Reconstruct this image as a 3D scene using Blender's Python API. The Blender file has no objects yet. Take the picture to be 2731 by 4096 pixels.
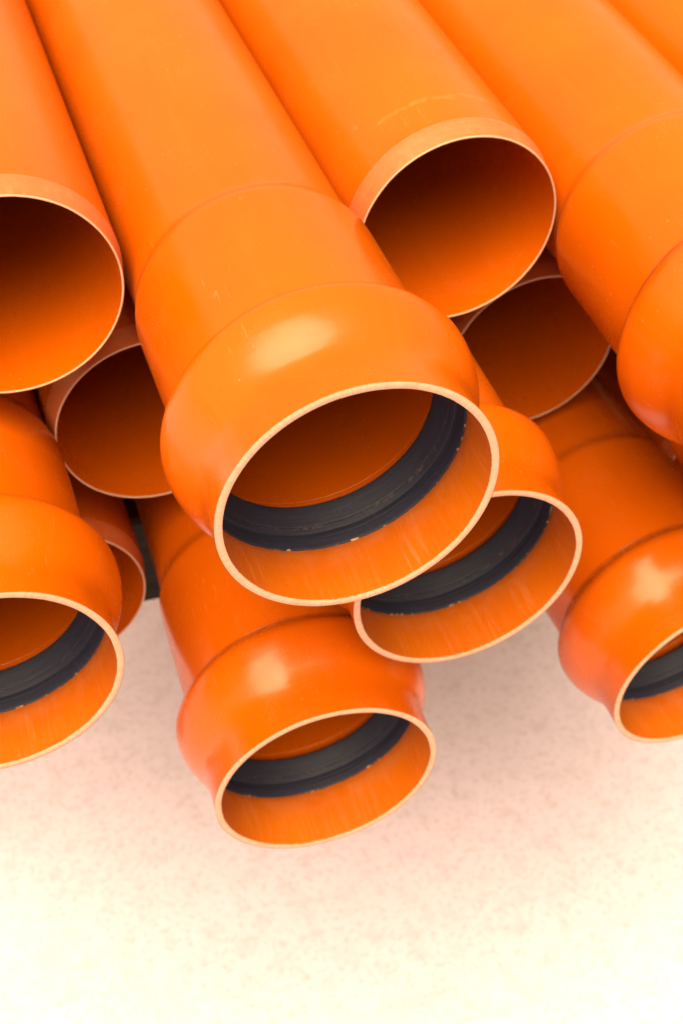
import bpy, math, random
from mathutils import Matrix, Vector

scn = bpy.context.scene
U = 0.08                      # pipe radius in metres: everything below is measured in pipe radii and scaled by U
ROLL = 0.075                  # levels the rows of the stack with the ground
GROUND = -18.5               # ground height relative to the camera, in pipe radii

def world(x, y, z):
    c, s = math.cos(ROLL), math.sin(ROLL)
    return Vector((x * c - z * s, y, x * s + z * c - GROUND)) * U

RY = Matrix(((math.cos(ROLL), 0, -math.sin(ROLL)), (0, 1, 0), (math.sin(ROLL), 0, math.cos(ROLL))))

# ------------------------------------------------------------------ camera
cam_d = bpy.data.cameras.new('camera')
cam = bpy.data.objects.new('camera', cam_d)
scn.collection.objects.link(cam)
cam.matrix_world = (Matrix.Translation(world(0, 0, 0)) @
                    (RY @ Matrix.Rotation(-0.328, 3, 'Z') @ Matrix.Rotation(math.pi / 2 - 0.789, 3, 'X')).to_4x4())
cam_d.sensor_fit = 'VERTICAL'
cam_d.sensor_height = 36.0
cam_d.lens = 5688.2 / 4096 * 36.0
cam_d.clip_start = 0.02
cam_d.clip_end = 500
cam_d.dof.use_dof = True
cam_d.dof.focus_distance = 10.3 * U
cam_d.dof.aperture_fstop = 9.0
cam_d.dof.aperture_blades = 9
scn.camera = cam

# ------------------------------------------------------------------ sky, sun, exposure
SUN_EL, SUN_AZ = math.radians(65), math.radians(222)     # azimuth clockwise from +Y
w = bpy.data.worlds.new('World')
scn.world = w
w.use_nodes = True
nt = w.node_tree
nt.nodes.clear()
sky = nt.nodes.new('ShaderNodeTexSky')
sky.sky_type = 'NISHITA'
sky.sun_disc = False
sky.sun_elevation = SUN_EL
sky.sun_rotation = SUN_AZ
sky.air_density = 1.0
sky.dust_density = 2.0
sky.ozone_density = 1.0
hs = nt.nodes.new('ShaderNodeHueSaturation')              # bright overcast: the same sky, nearly grey
hs.inputs['Saturation'].default_value = 0.12
bg = nt.nodes.new('ShaderNodeBackground')
bg.inputs['Strength'].default_value = 0.08
wo = nt.nodes.new('ShaderNodeOutputWorld')
nt.links.new(sky.outputs[0], hs.inputs['Color'])
tint = nt.nodes.new('ShaderNodeMix')                      # warm white balance of the photograph
tint.data_type = 'RGBA'
tint.blend_type = 'MULTIPLY'
tint.inputs[0].default_value = 1.0
tint.inputs[7].default_value = (1.0, 0.83, 0.44, 1.0)
nt.links.new(hs.outputs[0], tint.inputs[6])
# overcast: the sky is about three times brighter overhead than at the horizon (CIE overcast sky)
tc = nt.nodes.new('ShaderNodeTexCoord')
sp = nt.nodes.new('ShaderNodeSeparateXYZ')
el = nt.nodes.new('ShaderNodeMapRange')
el.inputs['From Min'].default_value = 0.0
el.inputs['From Max'].default_value = 1.0
el.inputs['To Min'].default_value = 0.33
el.inputs['To Max'].default_value = 1.0
cie = nt.nodes.new('ShaderNodeVectorMath')
cie.operation = 'SCALE'
nt.links.new(tc.outputs['Generated'], sp.inputs[0])
nt.links.new(sp.outputs[2], el.inputs[0])
nt.links.new(el.outputs[0], cie.inputs['Scale'])
nt.links.new(tint.outputs[2], cie.inputs[0])
nt.links.new(cie.outputs[0], bg.inputs['Color'])
nt.links.new(bg.outputs[0], wo.inputs['Surface'])

sun_d = bpy.data.lights.new('sun', 'SUN')
sun_d.energy = 1.5
sun_d.angle = math.radians(60)
sun_d.color = (1.0, 0.84, 0.50)
sun = bpy.data.objects.new('sun', sun_d)
scn.collection.objects.link(sun)
sd = Vector((math.sin(SUN_AZ) * math.cos(SUN_EL), math.cos(SUN_AZ) * math.cos(SUN_EL), math.sin(SUN_EL)))
sun.rotation_euler = sd.to_track_quat('Z', 'Y').to_euler()
sun.location = sd * 5

scn.view_settings.view_transform = 'Standard'
scn.view_settings.look = 'None'
scn.view_settings.gamma = 1.0
scn.view_settings.exposure = 2.62
scn.view_settings.use_curve_mapping = False
scn.render.engine = 'CYCLES'
scn.cycles.max_bounces = 6
scn.cycles.diffuse_bounces = 4
scn.cycles.use_denoising = True

# ------------------------------------------------------------------ node helpers
class NT:
    def __init__(self, name):
        self.m = bpy.data.materials.new(name)
        self.m.use_nodes = True
        self.t = self.m.node_tree
        self.b = self.t.nodes['Principled BSDF']
    def n(self, typ, **kw):
        nd = self.t.nodes.new(typ)
        for k, v in kw.items():
            setattr(nd, k, v)
        return nd
    def put(self, sock, v):
        if isinstance(v, bpy.types.NodeSocket):
            self.t.links.new(v, sock)
        else:
            sock.default_value = v
    def math(self, op, a, b=0.0, c=0.0):
        nd = self.n('ShaderNodeMath', operation=op)
        self.put(nd.inputs[0], a); self.put(nd.inputs[1], b); self.put(nd.inputs[2], c)
        return nd.outputs[0]
    def ramp(self, v, a, b, lo=0.0, hi=1.0):
        nd = self.n('ShaderNodeMapRange', interpolation_type='SMOOTHSTEP')
        self.put(nd.inputs[0], v); self.put(nd.inputs[1], a); self.put(nd.inputs[2], b)
        self.put(nd.inputs[3], lo); self.put(nd.inputs[4], hi)
        return nd.outputs[0]
    def vec(self, v, scale=(1, 1, 1), loc=None):
        nd = self.n('ShaderNodeVectorMath', operation='MULTIPLY')
        self.put(nd.inputs[0], v); nd.inputs[1].default_value = scale
        out = nd.outputs[0]
        if loc is not None:
            ad = self.n('ShaderNodeVectorMath', operation='ADD')
            self.put(ad.inputs[0], out); self.put(ad.inputs[1], loc)
            out = ad.outputs[0]
        return out
    def noise(self, v, scale, detail=3.0, rough=0.55):
        nd = self.n('ShaderNodeTexNoise')
        self.put(nd.inputs['Vector'], v); nd.inputs['Scale'].default_value = scale
        nd.inputs['Detail'].default_value = detail; nd.inputs['Roughness'].default_value = rough
        return nd.outputs['Fac']
    def voro(self, v, scale):
        nd = self.n('ShaderNodeTexVoronoi')
        self.put(nd.inputs['Vector'], v); nd.inputs['Scale'].default_value = scale
        return nd.outputs['Distance'], nd.outputs['Color']
    def mix(self, f, a, b):
        nd = self.n('ShaderNodeMix', data_type='RGBA')
        self.put(nd.inputs[0], f)
        self.put(nd.inputs[6], a if isinstance(a, bpy.types.NodeSocket) else (*a, 1))
        self.put(nd.inputs[7], b if isinstance(b, bpy.types.NodeSocket) else (*b, 1))
        return nd.outputs[2]
    def coords(self):
        tc = self.n('ShaderNodeTexCoord')
        at = self.n('ShaderNodeAttribute', attribute_type='OBJECT', attribute_name='seed')
        cb = self.n('ShaderNodeCombineXYZ')
        self.put(cb.inputs[0], at.outputs['Fac'])
        self.put(cb.inputs[2], at.outputs['Fac'])
        raw = tc.outputs['Object']
        sp = self.n('ShaderNodeSeparateXYZ')
        self.put(sp.inputs[0], raw)
        ad = self.n('ShaderNodeVectorMath', operation='ADD')
        self.put(ad.inputs[0], raw); self.put(ad.inputs[1], cb.outputs[0])
        ang = self.math('ARCTAN2', sp.outputs[2], sp.outputs[0])
        # unrolled coordinates: length along the pipe, arc around it
        un = self.n('ShaderNodeCombineXYZ')
        self.put(un.inputs[0], self.math('MULTIPLY_ADD', ang, U, at.outputs['Fac']))
        self.put(un.inputs[1], sp.outputs[1])
        return raw, ad.outputs[0], un.outputs[0], sp.outputs[1], ang
    def bump(self, h, strength, dist=0.001):
        nd = self.n('ShaderNodeBump')
        nd.inputs['Strength'].default_value = strength
        nd.inputs['Distance'].default_value = dist
        self.put(nd.inputs['Height'], h)
        self.put(self.b.inputs['Normal'], nd.outputs[0])

DUST = (0.45, 0.15, 0.06)

def orange_material(name, scuff=0.0, marks=None):
    t = NT(name)
    raw, p, un, s, ang = t.coords()
    # slow colour drift and extrusion streaks
    drift = t.noise(p, 9.0, 2.0)
    streak = t.noise(t.vec(un, (1, 0.03, 1)), 260.0, 2.0)
    col = t.mix(t.ramp(drift, 0.3, 0.7), (0.40, 0.061, 0.0001), (0.43, 0.070, 0.0002))
    col = t.mix(t.math('MULTIPLY', t.ramp(streak, 0.5, 0.8), 0.03), col, DUST)
    # fine dust film in patches
    film = t.math('MULTIPLY', t.ramp(t.noise(p, 22.0, 4.0, 0.6), 0.52, 0.75), t.ramp(t.noise(p, 600.0, 2.0), 0.4, 0.7))
    col = t.mix(t.math('MULTIPLY', film, 0.11), col, DUST)
    rub = t.math('MULTIPLY', t.ramp(t.noise(t.vec(un, (1, 0.10, 1), (5.3, 0.7, 0)), 60.0, 3.0, 0.6), 0.52, 0.72), t.ramp(t.noise(p, 900.0, 2.0), 0.35, 0.65))
    col = t.mix(t.math('MULTIPLY', rub, 0.07), col, (0.50, 0.15, 0.045))
    # grains
    d, c = t.voro(p, 190.0)
    sc = t.n('ShaderNodeSeparateColor'); t.put(sc.inputs[0], c)
    size = t.ramp(sc.outputs[0], 0.80, 1.0, 0.0, 0.17)
    grain = t.math('LESS_THAN', d, size)
    grain = t.math('MULTIPLY', grain, t.ramp(t.noise(p, 14.0, 2.0), 0.42, 0.6))
    col = t.mix(t.math('MULTIPLY', grain, 0.35), col, DUST)
    # short handling scratches, mostly along the pipe
    a = t.noise(t.vec(un, (1, 0.09, 1)), 420.0, 2.0, 0.5)
    b = t.noise(t.vec(un, (1, 0.5, 1), (3.1, 1.7, 0)), 38.0, 2.0, 0.5)
    scr = t.math('MULTIPLY', t.ramp(a, 0.66, 0.72), t.ramp(b, 0.56 - scuff * 0.16, 0.68 - scuff * 0.1))
    col = t.mix(t.math('MULTIPLY', scr, 0.07 + 0.10 * scuff), col, (0.48, 0.17, 0.07))
    # flat scuffs
    e = t.noise(t.vec(un, (1, 0.6, 1), (7.7, 2.9, 0)), 130.0, 3.0, 0.6)
    f = t.noise(t.vec(un, (1, 1, 1), (1.3, 8.9, 0)), 17.0, 1.0, 0.5)
    scf = t.math('MULTIPLY', t.ramp(e, 0.66, 0.74), t.ramp(f, 0.52, 0.66))
    col = t.mix(t.math('MULTIPLY', scf, 0.22), col, (0.48, 0.18, 0.09))
    if marks:
        for (s0, s1, a0, a1, thick, amount) in marks:
            wob = t.math('MULTIPLY', t.math('SUBTRACT', t.noise(p, 60.0, 3.0), 0.5), 0.010)
            sw = t.math('ADD', s, wob)
            g = t.math('MULTIPLY', t.ramp(sw, s0 - thick, s0), t.ramp(sw, s1, s1 + thick, 1.0, 0.0))
            g = t.math('MULTIPLY', g, t.math('MULTIPLY', t.ramp(ang, a0, a0 + 0.02), t.ramp(ang, a1 - 0.02, a1, 1.0, 0.0)))
            g = t.math('MULTIPLY', g, t.ramp(t.noise(p, 160.0, 4.0, 0.65), 0.40, 0.62))
            col = t.mix(t.math('MULTIPLY', g, amount), col, (0.48, 0.15, 0.05))
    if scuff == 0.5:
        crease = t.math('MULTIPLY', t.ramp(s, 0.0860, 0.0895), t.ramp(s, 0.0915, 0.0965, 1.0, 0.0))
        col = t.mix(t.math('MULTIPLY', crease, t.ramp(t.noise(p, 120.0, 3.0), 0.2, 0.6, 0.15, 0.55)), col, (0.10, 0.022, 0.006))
    t.put(t.b.inputs['Base Color'], col)
    rough = t.math('ADD', t.ramp(t.noise(p, 30.0, 4.0), 0.3, 0.7, 0.20, 0.28), t.math('MULTIPLY', t.math('ADD', film, t.math('ADD', scr, grain)), 0.25))
    t.put(t.b.inputs['Roughness'], rough)
    t.b.inputs['IOR'].default_value = 1.5
    t.b.inputs['Specular IOR Level'].default_value = 0.29
    h = t.math('ADD', t.math('MULTIPLY', t.noise(p, 24.0, 2.0), 0.9), t.math('MULTIPLY', t.noise(t.vec(un, (1, 0.05, 1)), 160.0, 2.0), 0.12))
    h = t.math('ADD', h, t.math('MULTIPLY', t.noise(p, 900.0, 2.0), 0.03))
    t.bump(h, 0.22, 0.0012)
    return t.m

def cut_material():
    # sawn and turned PVC: pale, chalky, with fine tool marks
    t = NT('sawn_pvc')
    raw, p, un, s, ang = t.coords()
    tool = t.noise(t.vec(un, (1, 2.0, 1)), 800.0, 3.0, 0.6)
    col = t.mix(t.ramp(tool, 0.3, 0.7), (0.43, 0.225, 0.168), (0.47, 0.28, 0.215))
    col = t.mix(t.math('MULTIPLY', t.ramp(t.noise(p, 40.0, 3.0), 0.55, 0.75), 0.5), col, (0.45, 0.19, 0.12))
    t.put(t.b.inputs['Base Color'], col)
    t.b.inputs['Roughness'].default_value = 0.75
    t.b.inputs['Specular IOR Level'].default_value = 0.3
    t.bump(tool, 0.3, 0.0003)
    return t.m

def chamfer_material():
    t = NT('turned_pvc')
    raw, p, un, s, ang = t.coords()
    rings = t.noise(t.vec(un, (0.05, 1, 1)), 900.0, 3.0, 0.6)
    chat = t.noise(t.vec(un, (1, 0.35, 1)), 190.0, 3.0, 0.6)
    col = t.mix(t.ramp(rings, 0.3, 0.7), (0.42, 0.078, 0.020), (0.44, 0.098, 0.034))
    col = t.mix(t.math('MULTIPLY', t.ramp(chat, 0.5, 0.72), 0.55), col, (0.46, 0.125, 0.055))
    col = t.mix(t.math('MULTIPLY', t.ramp(t.noise(p, 55.0, 4.0), 0.58, 0.7), 0.5), col, (0.42, 0.07, 0.01))
    t.put(t.b.inputs['Base Color'], col)
    t.b.inputs['Roughness'].default_value = 0.5
    t.bump(t.math('ADD', rings, t.math('MULTIPLY', chat, 0.6)), 0.3, 0.0003)
    return t.m

def lip_inner_material():
    # inside of the socket mouth: scuffed along the pipe by pipes pushed in and out
    t = NT('scuffed_pvc')
    raw, p, un, s, ang = t.coords()
    a = t.noise(t.vec(un, (1, 0.06, 1)), 330.0, 3.0, 0.6)
    b = t.noise(t.vec(un, (1, 0.25, 1)), 34.0, 2.0)
    col = t.mix(t.ramp(t.noise(p, 12.0, 2.0), 0.3, 0.7), (0.39, 0.070, 0.0004), (0.42, 0.086, 0.0008))
    col = t.mix(t.math('MULTIPLY', t.math('MULTIPLY', t.ramp(a, 0.52, 0.70), t.ramp(b, 0.42, 0.66)), 0.26), col, (0.46, 0.15, 0.05))
    haze = t.math('MULTIPLY', t.ramp(s, 0.020, 0.040), t.ramp(t.noise(p, 70.0, 3.0), 0.3, 0.65))
    col = t.mix(t.math('MULTIPLY', haze, 0.30), col, (0.44, 0.13, 0.05))
    t.put(t.b.inputs['Base Color'], col)
    t.put(t.b.inputs['Roughness'], t.ramp(a, 0.4, 0.7, 0.34, 0.55))
    t.bump(a, 0.15, 0.0003)
    return t.m

def rubber_material():
    t = NT('black_rubber')
    raw, p, un, s, ang = t.coords()
    r = t.noise(t.vec(un, (0.06, 1, 1)), 700.0, 3.0, 0.6)
    col = t.mix(t.ramp(r, 0.3, 0.7), (0.011, 0.0112, 0.028), (0.015, 0.0154, 0.038))
    # grey bloom patches and brushed marks
    br = t.math('MULTIPLY', t.ramp(t.noise(t.vec(un, (1, 0.3, 1)), 500.0, 2.0), 0.5, 0.75), t.ramp(t.noise(p, 45.0, 3.0), 0.45, 0.7))
    col = t.mix(t.math('MULTIPLY', br, 0.18), col, (0.065, 0.07, 0.13))
    # sand caught in the crease between the two ribs
    crease = t.math('MULTIPLY', t.ramp(s, 0.0615, 0.0630), t.ramp(s, 0.0640, 0.0655, 1.0, 0.0))
    sand = t.math('MULTIPLY', crease, t.math('MULTIPLY', t.ramp(t.noise(p, 420.0, 2.0), 0.5, 0.62), t.ramp(t.noise(p, 40.0, 2.0), 0.4, 0.62)))
    col = t.mix(t.math('MULTIPLY', sand, 0.16), col, (0.26, 0.17, 0.10))
    t.put(t.b.inputs['Base Color'], col)
    t.b.inputs['Roughness'].default_value = 0.6
    t.b.inputs['Specular IOR Level'].default_value = 0.24
    t.bump(t.math('ADD', r, t.math('MULTIPLY', t.noise(p, 800.0, 2.0), 0.5)), 0.35, 0.0004)
    return t.m

def flash_material():
    t = NT('sandy_flash')
    raw, p, un, s, ang = t.coords()
    n = t.noise(p, 500.0, 3.0)
    t.put(t.b.inputs['Base Color'], t.mix(t.ramp(n, 0.35, 0.65), (0.14, 0.07, 0.04), (0.40, 0.23, 0.14)))
    t.b.inputs['Roughness'].default_value = 0.9
    return t.m

def ground_material():
    t = NT('pale_concrete')
    tc = t.n('ShaderNodeTexCoord')
    p = tc.outputs['Object']
    big = t.noise(p, 2.6, 4.0, 0.6)
    mid = t.noise(p, 11.0, 5.0, 0.62)
    fine = t.noise(p, 34.0, 5.0, 0.68)
    col = t.mix(t.ramp(big, 0.3, 0.7), (0.47, 0.382, 0.52), (0.50, 0.408, 0.56))
    col = t.mix(t.math('MULTIPLY', t.ramp(mid, 0.42, 0.72), 0.55), col, (0.52, 0.425, 0.59))
    col = t.mix(t.math('MULTIPLY', t.ramp(fine, 0.44, 0.74), 0.50), col, (0.365, 0.285, 0.375))
    grit = t.noise(p, 130.0, 3.0, 0.7)
    col = t.mix(t.math('MULTIPLY', t.ramp(grit, 0.50, 0.66), 0.55), col, (0.34, 0.265, 0.34))
    d, c = t.voro(p, 30.0)
    sc = t.n('ShaderNodeSeparateColor'); t.put(sc.inputs[0], c)
    spot = t.math('LESS_THAN', d, t.ramp(sc.outputs[0], 0.72, 1.0, 0.0, 0.24))
    col = t.mix(t.math('MULTIPLY', spot, 0.15), col, (0.33, 0.26, 0.32))
    t.put(t.b.inputs['Base Color'], col)
    t.b.inputs['Roughness'].default_value = 0.9
    t.b.inputs['Specular IOR Level'].default_value = 0.2
    t.bump(t.math('ADD', mid, fine), 0.5, 0.002)
    return t.m

def wood_material():
    t = NT('rough_timber')
    tc = t.n('ShaderNodeTexCoord')
    g = t.noise(t.vec(tc.outputs['Object'], (0.06, 1, 1)), 160.0, 4.0, 0.6)
    t.put(t.b.inputs['Base Color'], t.mix(t.ramp(g, 0.3, 0.7), (0.010, 0.008, 0.007), (0.020, 0.016, 0.013)))  # near black, so the added beam stands in for deep shade in the gap
    t.b.inputs['Roughness'].default_value = 0.85
    t.b.inputs['Specular IOR Level'].default_value = 0.08
    t.bump(g, 0.5, 0.001)
    return t.m

M_PIPE = orange_material('orange_pvc')
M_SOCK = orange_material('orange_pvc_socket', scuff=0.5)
M_MARK = orange_material('orange_pvc_scuffed', scuff=0.4, marks=[
    (0.0505, 0.0515, 0.9, 2.25, 0.0045, 0.34), (0.019, 0.052, 1.86, 1.885, 0.003, 0.35), (0.019, 0.045, 2.02, 2.05, 0.003, 0.25)])
M_CUT = cut_material()
M_CHAM = chamfer_material()
M_LIPIN = lip_inner_material()
M_RUB = rubber_material()
M_FLASH = flash_material()

# ------------------------------------------------------------------ mesh helpers
def catmull(pts, n=5):
    out = []
    P = [pts[0]] + list(pts) + [pts[-1]]
    for i in range(1, len(P) - 2):
        p0, p1, p2, p3 = P[i - 1], P[i], P[i + 1], P[i + 2]
        for k in range(n):
            t = k / n
            out.append(tuple(0.5 * (2 * b + (c - a) * t + (2 * a - 5 * b + 4 * c - d) * t * t + (3 * b - a - 3 * c + d) * t ** 3)
                             for a, b, c, d in zip(p0, p1, p2, p3)))
    out.append(pts[-1])
    return out

def wobble(rng, seg, amp, freqs):
    ph = [(f, rng.uniform(0, 6.283), rng.uniform(0.4, 1.0)) for f in freqs]
    return [amp * sum(a * math.sin(f * 2 * math.pi * j / seg + q) for f, q, a in ph) / len(ph) for j in range(seg)]

def lathe(name, prof, mat, parent, seg=160, dr=None, ds=None, oval=(0.0, 0.0)):
    """prof: list of (s, r) in pipe radii; dr / ds: per ring functions (ring, segment) -> offset"""
    verts, faces = [], []
    for i, (s, r) in enumerate(prof):
        for j in range(seg):
            a = 2 * math.pi * j / seg
            rr = r * (1 + oval[0] * math.cos(2 * (a - oval[1]))) + (dr(i, j) if dr else 0)
            ss = s + (ds(i, j) if ds else 0)
            verts.append((rr * math.cos(a) * U, ss * U, rr * math.sin(a) * U))
    for i in range(len(prof) - 1):
        for j in range(seg):
            k = (j + 1) % seg
            faces.append((i * seg + j, i * seg + k, (i + 1) * seg + k, (i + 1) * seg + j))
    me = bpy.data.meshes.new(name)
    me.from_pydata(verts, [], faces)
    me.polygons.foreach_set('use_smooth', [True] * len(me.polygons))
    me.update()
    me.materials.append(mat)
    o = bpy.data.objects.new(name, me)
    scn.collection.objects.link(o)
    o.parent = parent
    if parent is not None and 'seed' in parent:
        o['seed'] = parent['seed']
    return o

LEN = 37.5                    # three metre lengths
WALL_IN = 0.942

def root(label, x, z, y, dx, dz, seed):
    e = bpy.data.objects.new('drain_pipe', None)
    e.empty_display_size = 0.05
    scn.collection.objects.link(e)
    ax = (RY @ Vector((dx, 1, dz))).normalized()
    e.location = world(x, y, z)
    e.rotation_euler = Vector((0, 1, 0)).rotation_difference(ax).to_euler()
    e['label'] = label
    e['category'] = 'pipe'
    e['group'] = 'orange pipes in the stack'
    e['seed'] = float(seed) * 0.37
    return e

SOCK_OUT = catmull([(0, 1.083), (0.14, 1.077), (0.27, 1.074), (0.36, 1.079), (0.43, 1.093), (0.50, 1.121), (0.57, 1.157), (0.64, 1.191), (0.72, 1.222), (0.79, 1.239),
                    (0.85, 1.248), (0.91, 1.249), (0.965, 1.235), (1.01, 1.207), (1.045, 1.172), (1.072, 1.130), (1.092, 1.095), (1.108, 1.075), (1.125, 1.067), (1.145, 1.066),
                    (1.170, 1.068), (1.21, 1.070), (1.7, 1.070), (2.2, 1.070), (2.47, 1.070), (2.54, 1.067), (2.595, 1.054), (2.65, 1.030), (2.705, 1.010), (2.76, 1.002), (2.84, 1.0), (3.1, 1.0)])
LIP_IN = catmull([(0, 1.022), (0.15, 1.023), (0.32, 1.026), (0.44, 1.034), (0.54, 1.050), (0.62, 1.078), (0.68, 1.110), (0.74, 1.140)])
SOCK_IN = catmull([(0.74, 1.140), (0.88, 1.170), (1.0, 1.150), (1.06, 1.09), (1.10, 1.03), (1.15, 1.014), (1.7, 1.012), (2.4, 1.010),
                   (2.52, 1.0), (2.65, 0.972), (2.78, 0.949), (2.88, WALL_IN + 0.001), (3.1, WALL_IN)])
SEAL = catmull([(0.715, 1.12), (0.63, 1.095), (0.602, 1.080), (0.600, 1.062), (0.615, 1.054), (0.65, 1.048), (0.684, 1.042), (0.694, 1.046), (0.699, 1.062), (0.708, 1.082),
                (0.728, 1.084), (0.740, 1.062), (0.745, 1.034), (0.755, 1.026), (0.785, 1.012), (0.797, 1.008), (0.802, 1.012), (0.810, 1.006), (0.86, 0.982), (0.92, 0.952), (0.955, 0.938),
                (0.967, 0.936), (0.974, 0.942), (0.972, 0.960), (0.985, 1.05), (1.0, 1.14)], 3)

def rim(name, parent, seed, s, r_out, r_in, rough, seg=288):
    rng = random.Random(seed)
    wo = wobble(rng, seg, rough * 0.35, (3, 5, 9))
    wi = wobble(rng, seg, rough * 0.6, (4, 7, 11, 17))
    ji = [rng.gauss(0, rough * 0.07) for _ in range(seg)]
    jo = [rng.gauss(0, rough * 0.04) for _ in range(seg)]
    # long shallow flats where the saw wandered
    prof = [(s + 0.010, r_out - 0.0005), (s + 0.003, r_out + 0.0012), (s - 0.002, r_out - 0.004), (s - 0.002, r_in + 0.004), (s + 0.003, r_in - 0.0012), (s + 0.010, r_in + 0.0005)]
    def dr(i, j):
        if i in (1, 2): return wo[j] * (1 if i == 2 else 0.5) + jo[j] * 0.5
        if i in (3, 4): return wi[j] * (1 if i == 3 else 0.6) + ji[j]
        return 0
    return lathe(name, prof, M_CUT, parent, seg, dr)

def socket_pipe(label, x, z, y, dx, dz, seed):
    rng = random.Random(seed)
    e = root(label, x, z, y, dx, dz, seed)
    lathe('barrel', [(3.1, WALL_IN), (8, WALL_IN), (20, WALL_IN), (LEN, WALL_IN), (LEN, 1.0), (20, 1.0), (8, 1.0), (3.1, 1.0)], M_PIPE, e, 160)
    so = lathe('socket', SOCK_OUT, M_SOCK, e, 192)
    lathe('socket_lining', SOCK_IN, M_PIPE, so, 160)
    lathe('mouth_lining', LIP_IN, M_LIPIN, so, 192)
    r = rim('sawn_rim', e, seed + 50, 0.0, 1.082, 1.022, 0.007)
    seg = 224
    j1 = [rng.gauss(0, 0.0022) for _ in range(seg)]
    w1 = wobble(rng, seg, 0.006, (2, 5, 9, 14))
    se = lathe('rubber_seal', SEAL, M_RUB, e, seg, ds=lambda i, j: (w1[j] + j1[j]) if 3 <= i <= 11 else 0)
    se['label'] = 'black rubber sealing ring inside the socket'
    # ragged sandy flash along the front edge of the seal
    f1 = [max(0.0, rng.gauss(-0.0005, 0.0022)) * max(0.15, 0.6 + 0.7 * math.sin(j * 0.07 + seed) + 0.5 * math.sin(j * 0.19 + 2 * seed)) + 0.002 for j in range(360)]
    lathe('seal_flash', [(0.626, 1.066), (0.612, 1.0600), (0.606, 1.0640), (0.606, 1.074)], M_FLASH, se, 360,
          ds=lambda i, j: (w1[int(j * seg / 360)] * 0.8 - f1[j] * (0, 1.0, 1.6, 1.6)[i]), dr=lambda i, j: -f1[j] * (0, 0.45, 0.35, 0.15)[i])
    return e

def cut_pipe(label, x, z, y, dx, dz, seed, mat=None):
    e = root(label, x, z, y, dx, dz, seed)
    lathe('barrel', [(0.012, WALL_IN), (0.3, WALL_IN), (3, WALL_IN), (8, WALL_IN), (20, WALL_IN), (LEN, WALL_IN), (LEN, 1.0), (20, 1.0), (8, 1.0), (3, 1.0), (1.0, 1.0), (0.245, 1.0)],
          mat or M_PIPE, e, 192)
    rng = random.Random(seed)
    seg = 240
    w0 = wobble(rng, seg, 0.010, (2, 3, 7))
    j0 = [rng.gauss(0, 0.0012) for _ in range(seg)]
    lathe('chamfer', [(0.262, 0.9990), (0.238, 1.0006), (0.16, 0.9865), (0.08, 0.9715), (0.006, 0.9585)], M_CHAM, e, seg,
          ds=lambda i, j: w0[j] + j0[j] if i < 2 else 0)
    rim('cut_rim', e, seed + 50, 0.0, 0.9585, WALL_IN, 0.006)
    return e

# ------------------------------------------------------------------ setting
def sheet(name, size, z, mat):
    n = 24
    vs, fs = [], []
    for i in range(n + 1):
        for j in range(n + 1):
            u, v = (i / n - 0.5) * 2, (j / n - 0.5) * 2
            vs.append((math.copysign(abs(u) ** 2.5, u) * size, math.copysign(abs(v) ** 2.5, v) * size, z))
    for i in range(n):
        for j in range(n):
            a = i * (n + 1) + j
            fs.append((a, a + n + 1, a + n + 2, a + 1))
    me = bpy.data.meshes.new(name)
    me.from_pydata(vs, [], fs)
    me.materials.append(mat)
    o = bpy.data.objects.new(name, me)
    scn.collection.objects.link(o)
    o['kind'] = 'structure'
    return o
sheet('ground', 120.0, 0.0, ground_material())

# ------------------------------------------------------------------ the stack of pipes
# top row, left to right
cut_pipe('plain cut pipe end in the top row at the left edge of the stack', 0.447, -6.960, 9.707, 0.010, -0.009, 1)
socket_pipe('large orange pipe nearest the camera, its socket mouth in the middle of the stack', 2.473, -7.224, 6.851, 0.002, 0.000, 2)
cut_pipe('wide open plain cut pipe in the top row, right of the big front socket', 4.475, -7.311, 9.897, 0.002, 0.006, 3, M_MARK)
socket_pipe('top row pipe at the right edge, bulging socket cropped by the frame', 6.461, -7.514, 7.190, 0.002, 0.013, 4)
cut_pipe('sliver of pipe in the top right corner, beyond the right socket pipe', 8.47, -7.60, 10.4, 0.002, 0.008, 5)
# middle row
socket_pipe('socket pipe at the left edge, mouth with black seal below the left cut pipe', -0.382, -9.188, 7.646, -0.002, -0.012, 6)
cut_pipe('dark open cut pipe wedged left of and behind the big front socket', 1.602, -9.032, 10.204, -0.001, -0.016, 7)
socket_pipe('socket mouth half hidden behind the lower right of the big front socket', 3.769, -9.319, 7.582, -0.002, 0.017, 8)
cut_pipe('dark open cut pipe under the top row, between the front socket and right edge', 5.743, -9.546, 10.583, -0.006, -0.017, 9)
socket_pipe('barely visible pipe under the right edge socket, in deep shade', 8.05, -9.75, 8.5, 0.0, 0.0, 10)
cut_pipe('cut pipe glimpsed at the right frame edge below the barely visible shaded pipe', 8.60, -11.80, 10.4, 0.0, 0.0, 14)
# bottom row
cut_pipe('bottom row cut pipe tucked behind the half hidden socket mouth', 4.46, -11.46, 10.4, 0.0, 0.0, 15)
cut_pipe('lowest cut pipe on the left, peeping out behind the left socket mouth', 0.323, -11.141, 10.161, -0.003, -0.002, 11)
socket_pipe('lowest socket pipe in the middle, nearest the pale ground', 2.336, -11.298, 7.270, 0.031, 0.017, 12)
socket_pipe('lowest socket pipe at the right edge, its mouth cropped by the frame', 6.535, -11.617, 7.455, -0.037, 0.010, 13)

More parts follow.
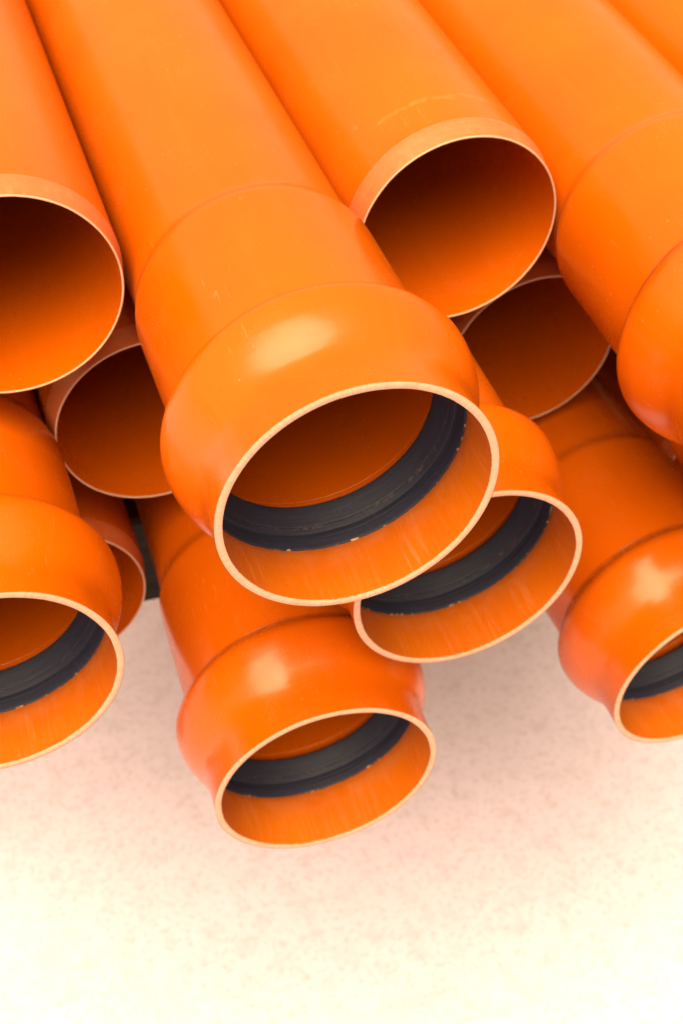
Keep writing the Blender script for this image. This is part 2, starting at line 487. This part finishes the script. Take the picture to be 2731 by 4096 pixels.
# ------------------------------------------------------------------ added timber under the stack, darkening the gap there
def timber(name, x0, x1, y0, y1, z0, z1, mat, parent, seed):
    """a sawn timber with worn edges, long along its longest side; corners in pipe radii"""
    rng = random.Random(seed)
    lo, hi = [x0 * U, y0 * U, z0 * U], [x1 * U, y1 * U, z1 * U]
    L = max(range(3), key=lambda k: hi[k] - lo[k])
    A, B = [k for k in range(3) if k != L]
    n, b = 24, 0.006
    ring = [(lo[A] + b, lo[B]), (hi[A] - b, lo[B]), (hi[A], lo[B] + b), (hi[A], hi[B] - b), (hi[A] - b, hi[B]), (lo[A] + b, hi[B]), (lo[A], hi[B] - b), (lo[A], lo[B] + b)]
    vs, fs = [], []
    for i in range(n + 1):
        for (a, c) in ring:
            v = [0, 0, 0]
            v[L] = lo[L] + (hi[L] - lo[L]) * i / n
            v[A], v[B] = a + rng.gauss(0, 0.0005), c + rng.gauss(0, 0.0005)
            vs.append(tuple(v))
    m = len(ring)
    for i in range(n):
        for j in range(m):
            k = (j + 1) % m
            fs.append((i * m + j, i * m + k, (i + 1) * m + k, (i + 1) * m + j))
    fs.append(tuple(range(m - 1, -1, -1)))
    fs.append(tuple(n * m + j for j in range(m)))
    me = bpy.data.meshes.new(name)
    me.from_pydata(vs, [], fs)
    me.materials.append(mat)
    o = bpy.data.objects.new(name, me)
    scn.collection.objects.link(o)
    o.parent = parent
    return o

def trestle(y0, y1, label):
    e = bpy.data.objects.new('added_trestle', None)
    scn.collection.objects.link(e)
    e.location = (4.2 * U, (y0 + y1) / 2 * U, 0)
    e['label'] = label
    e['category'] = 'trestle'
    top, h, hy = -12.15 - GROUND, 1.5, (y1 - y0) / 2
    wood = wood_material()
    timber('beam', -8.6, 10.4, -hy, hy, top - h, top, wood, e, 5)
    for k, x in enumerate((-8.2, 8.9)):
        timber('post', x, x + 1.2, -hy + 0.1, hy - 0.1, 0.0, top - h - 0.02, wood, e, 6 + k)
    return e

trestle(12.2, 13.9, 'added near-black timber beam darkening the gap under the stack, carrying the bottom row')
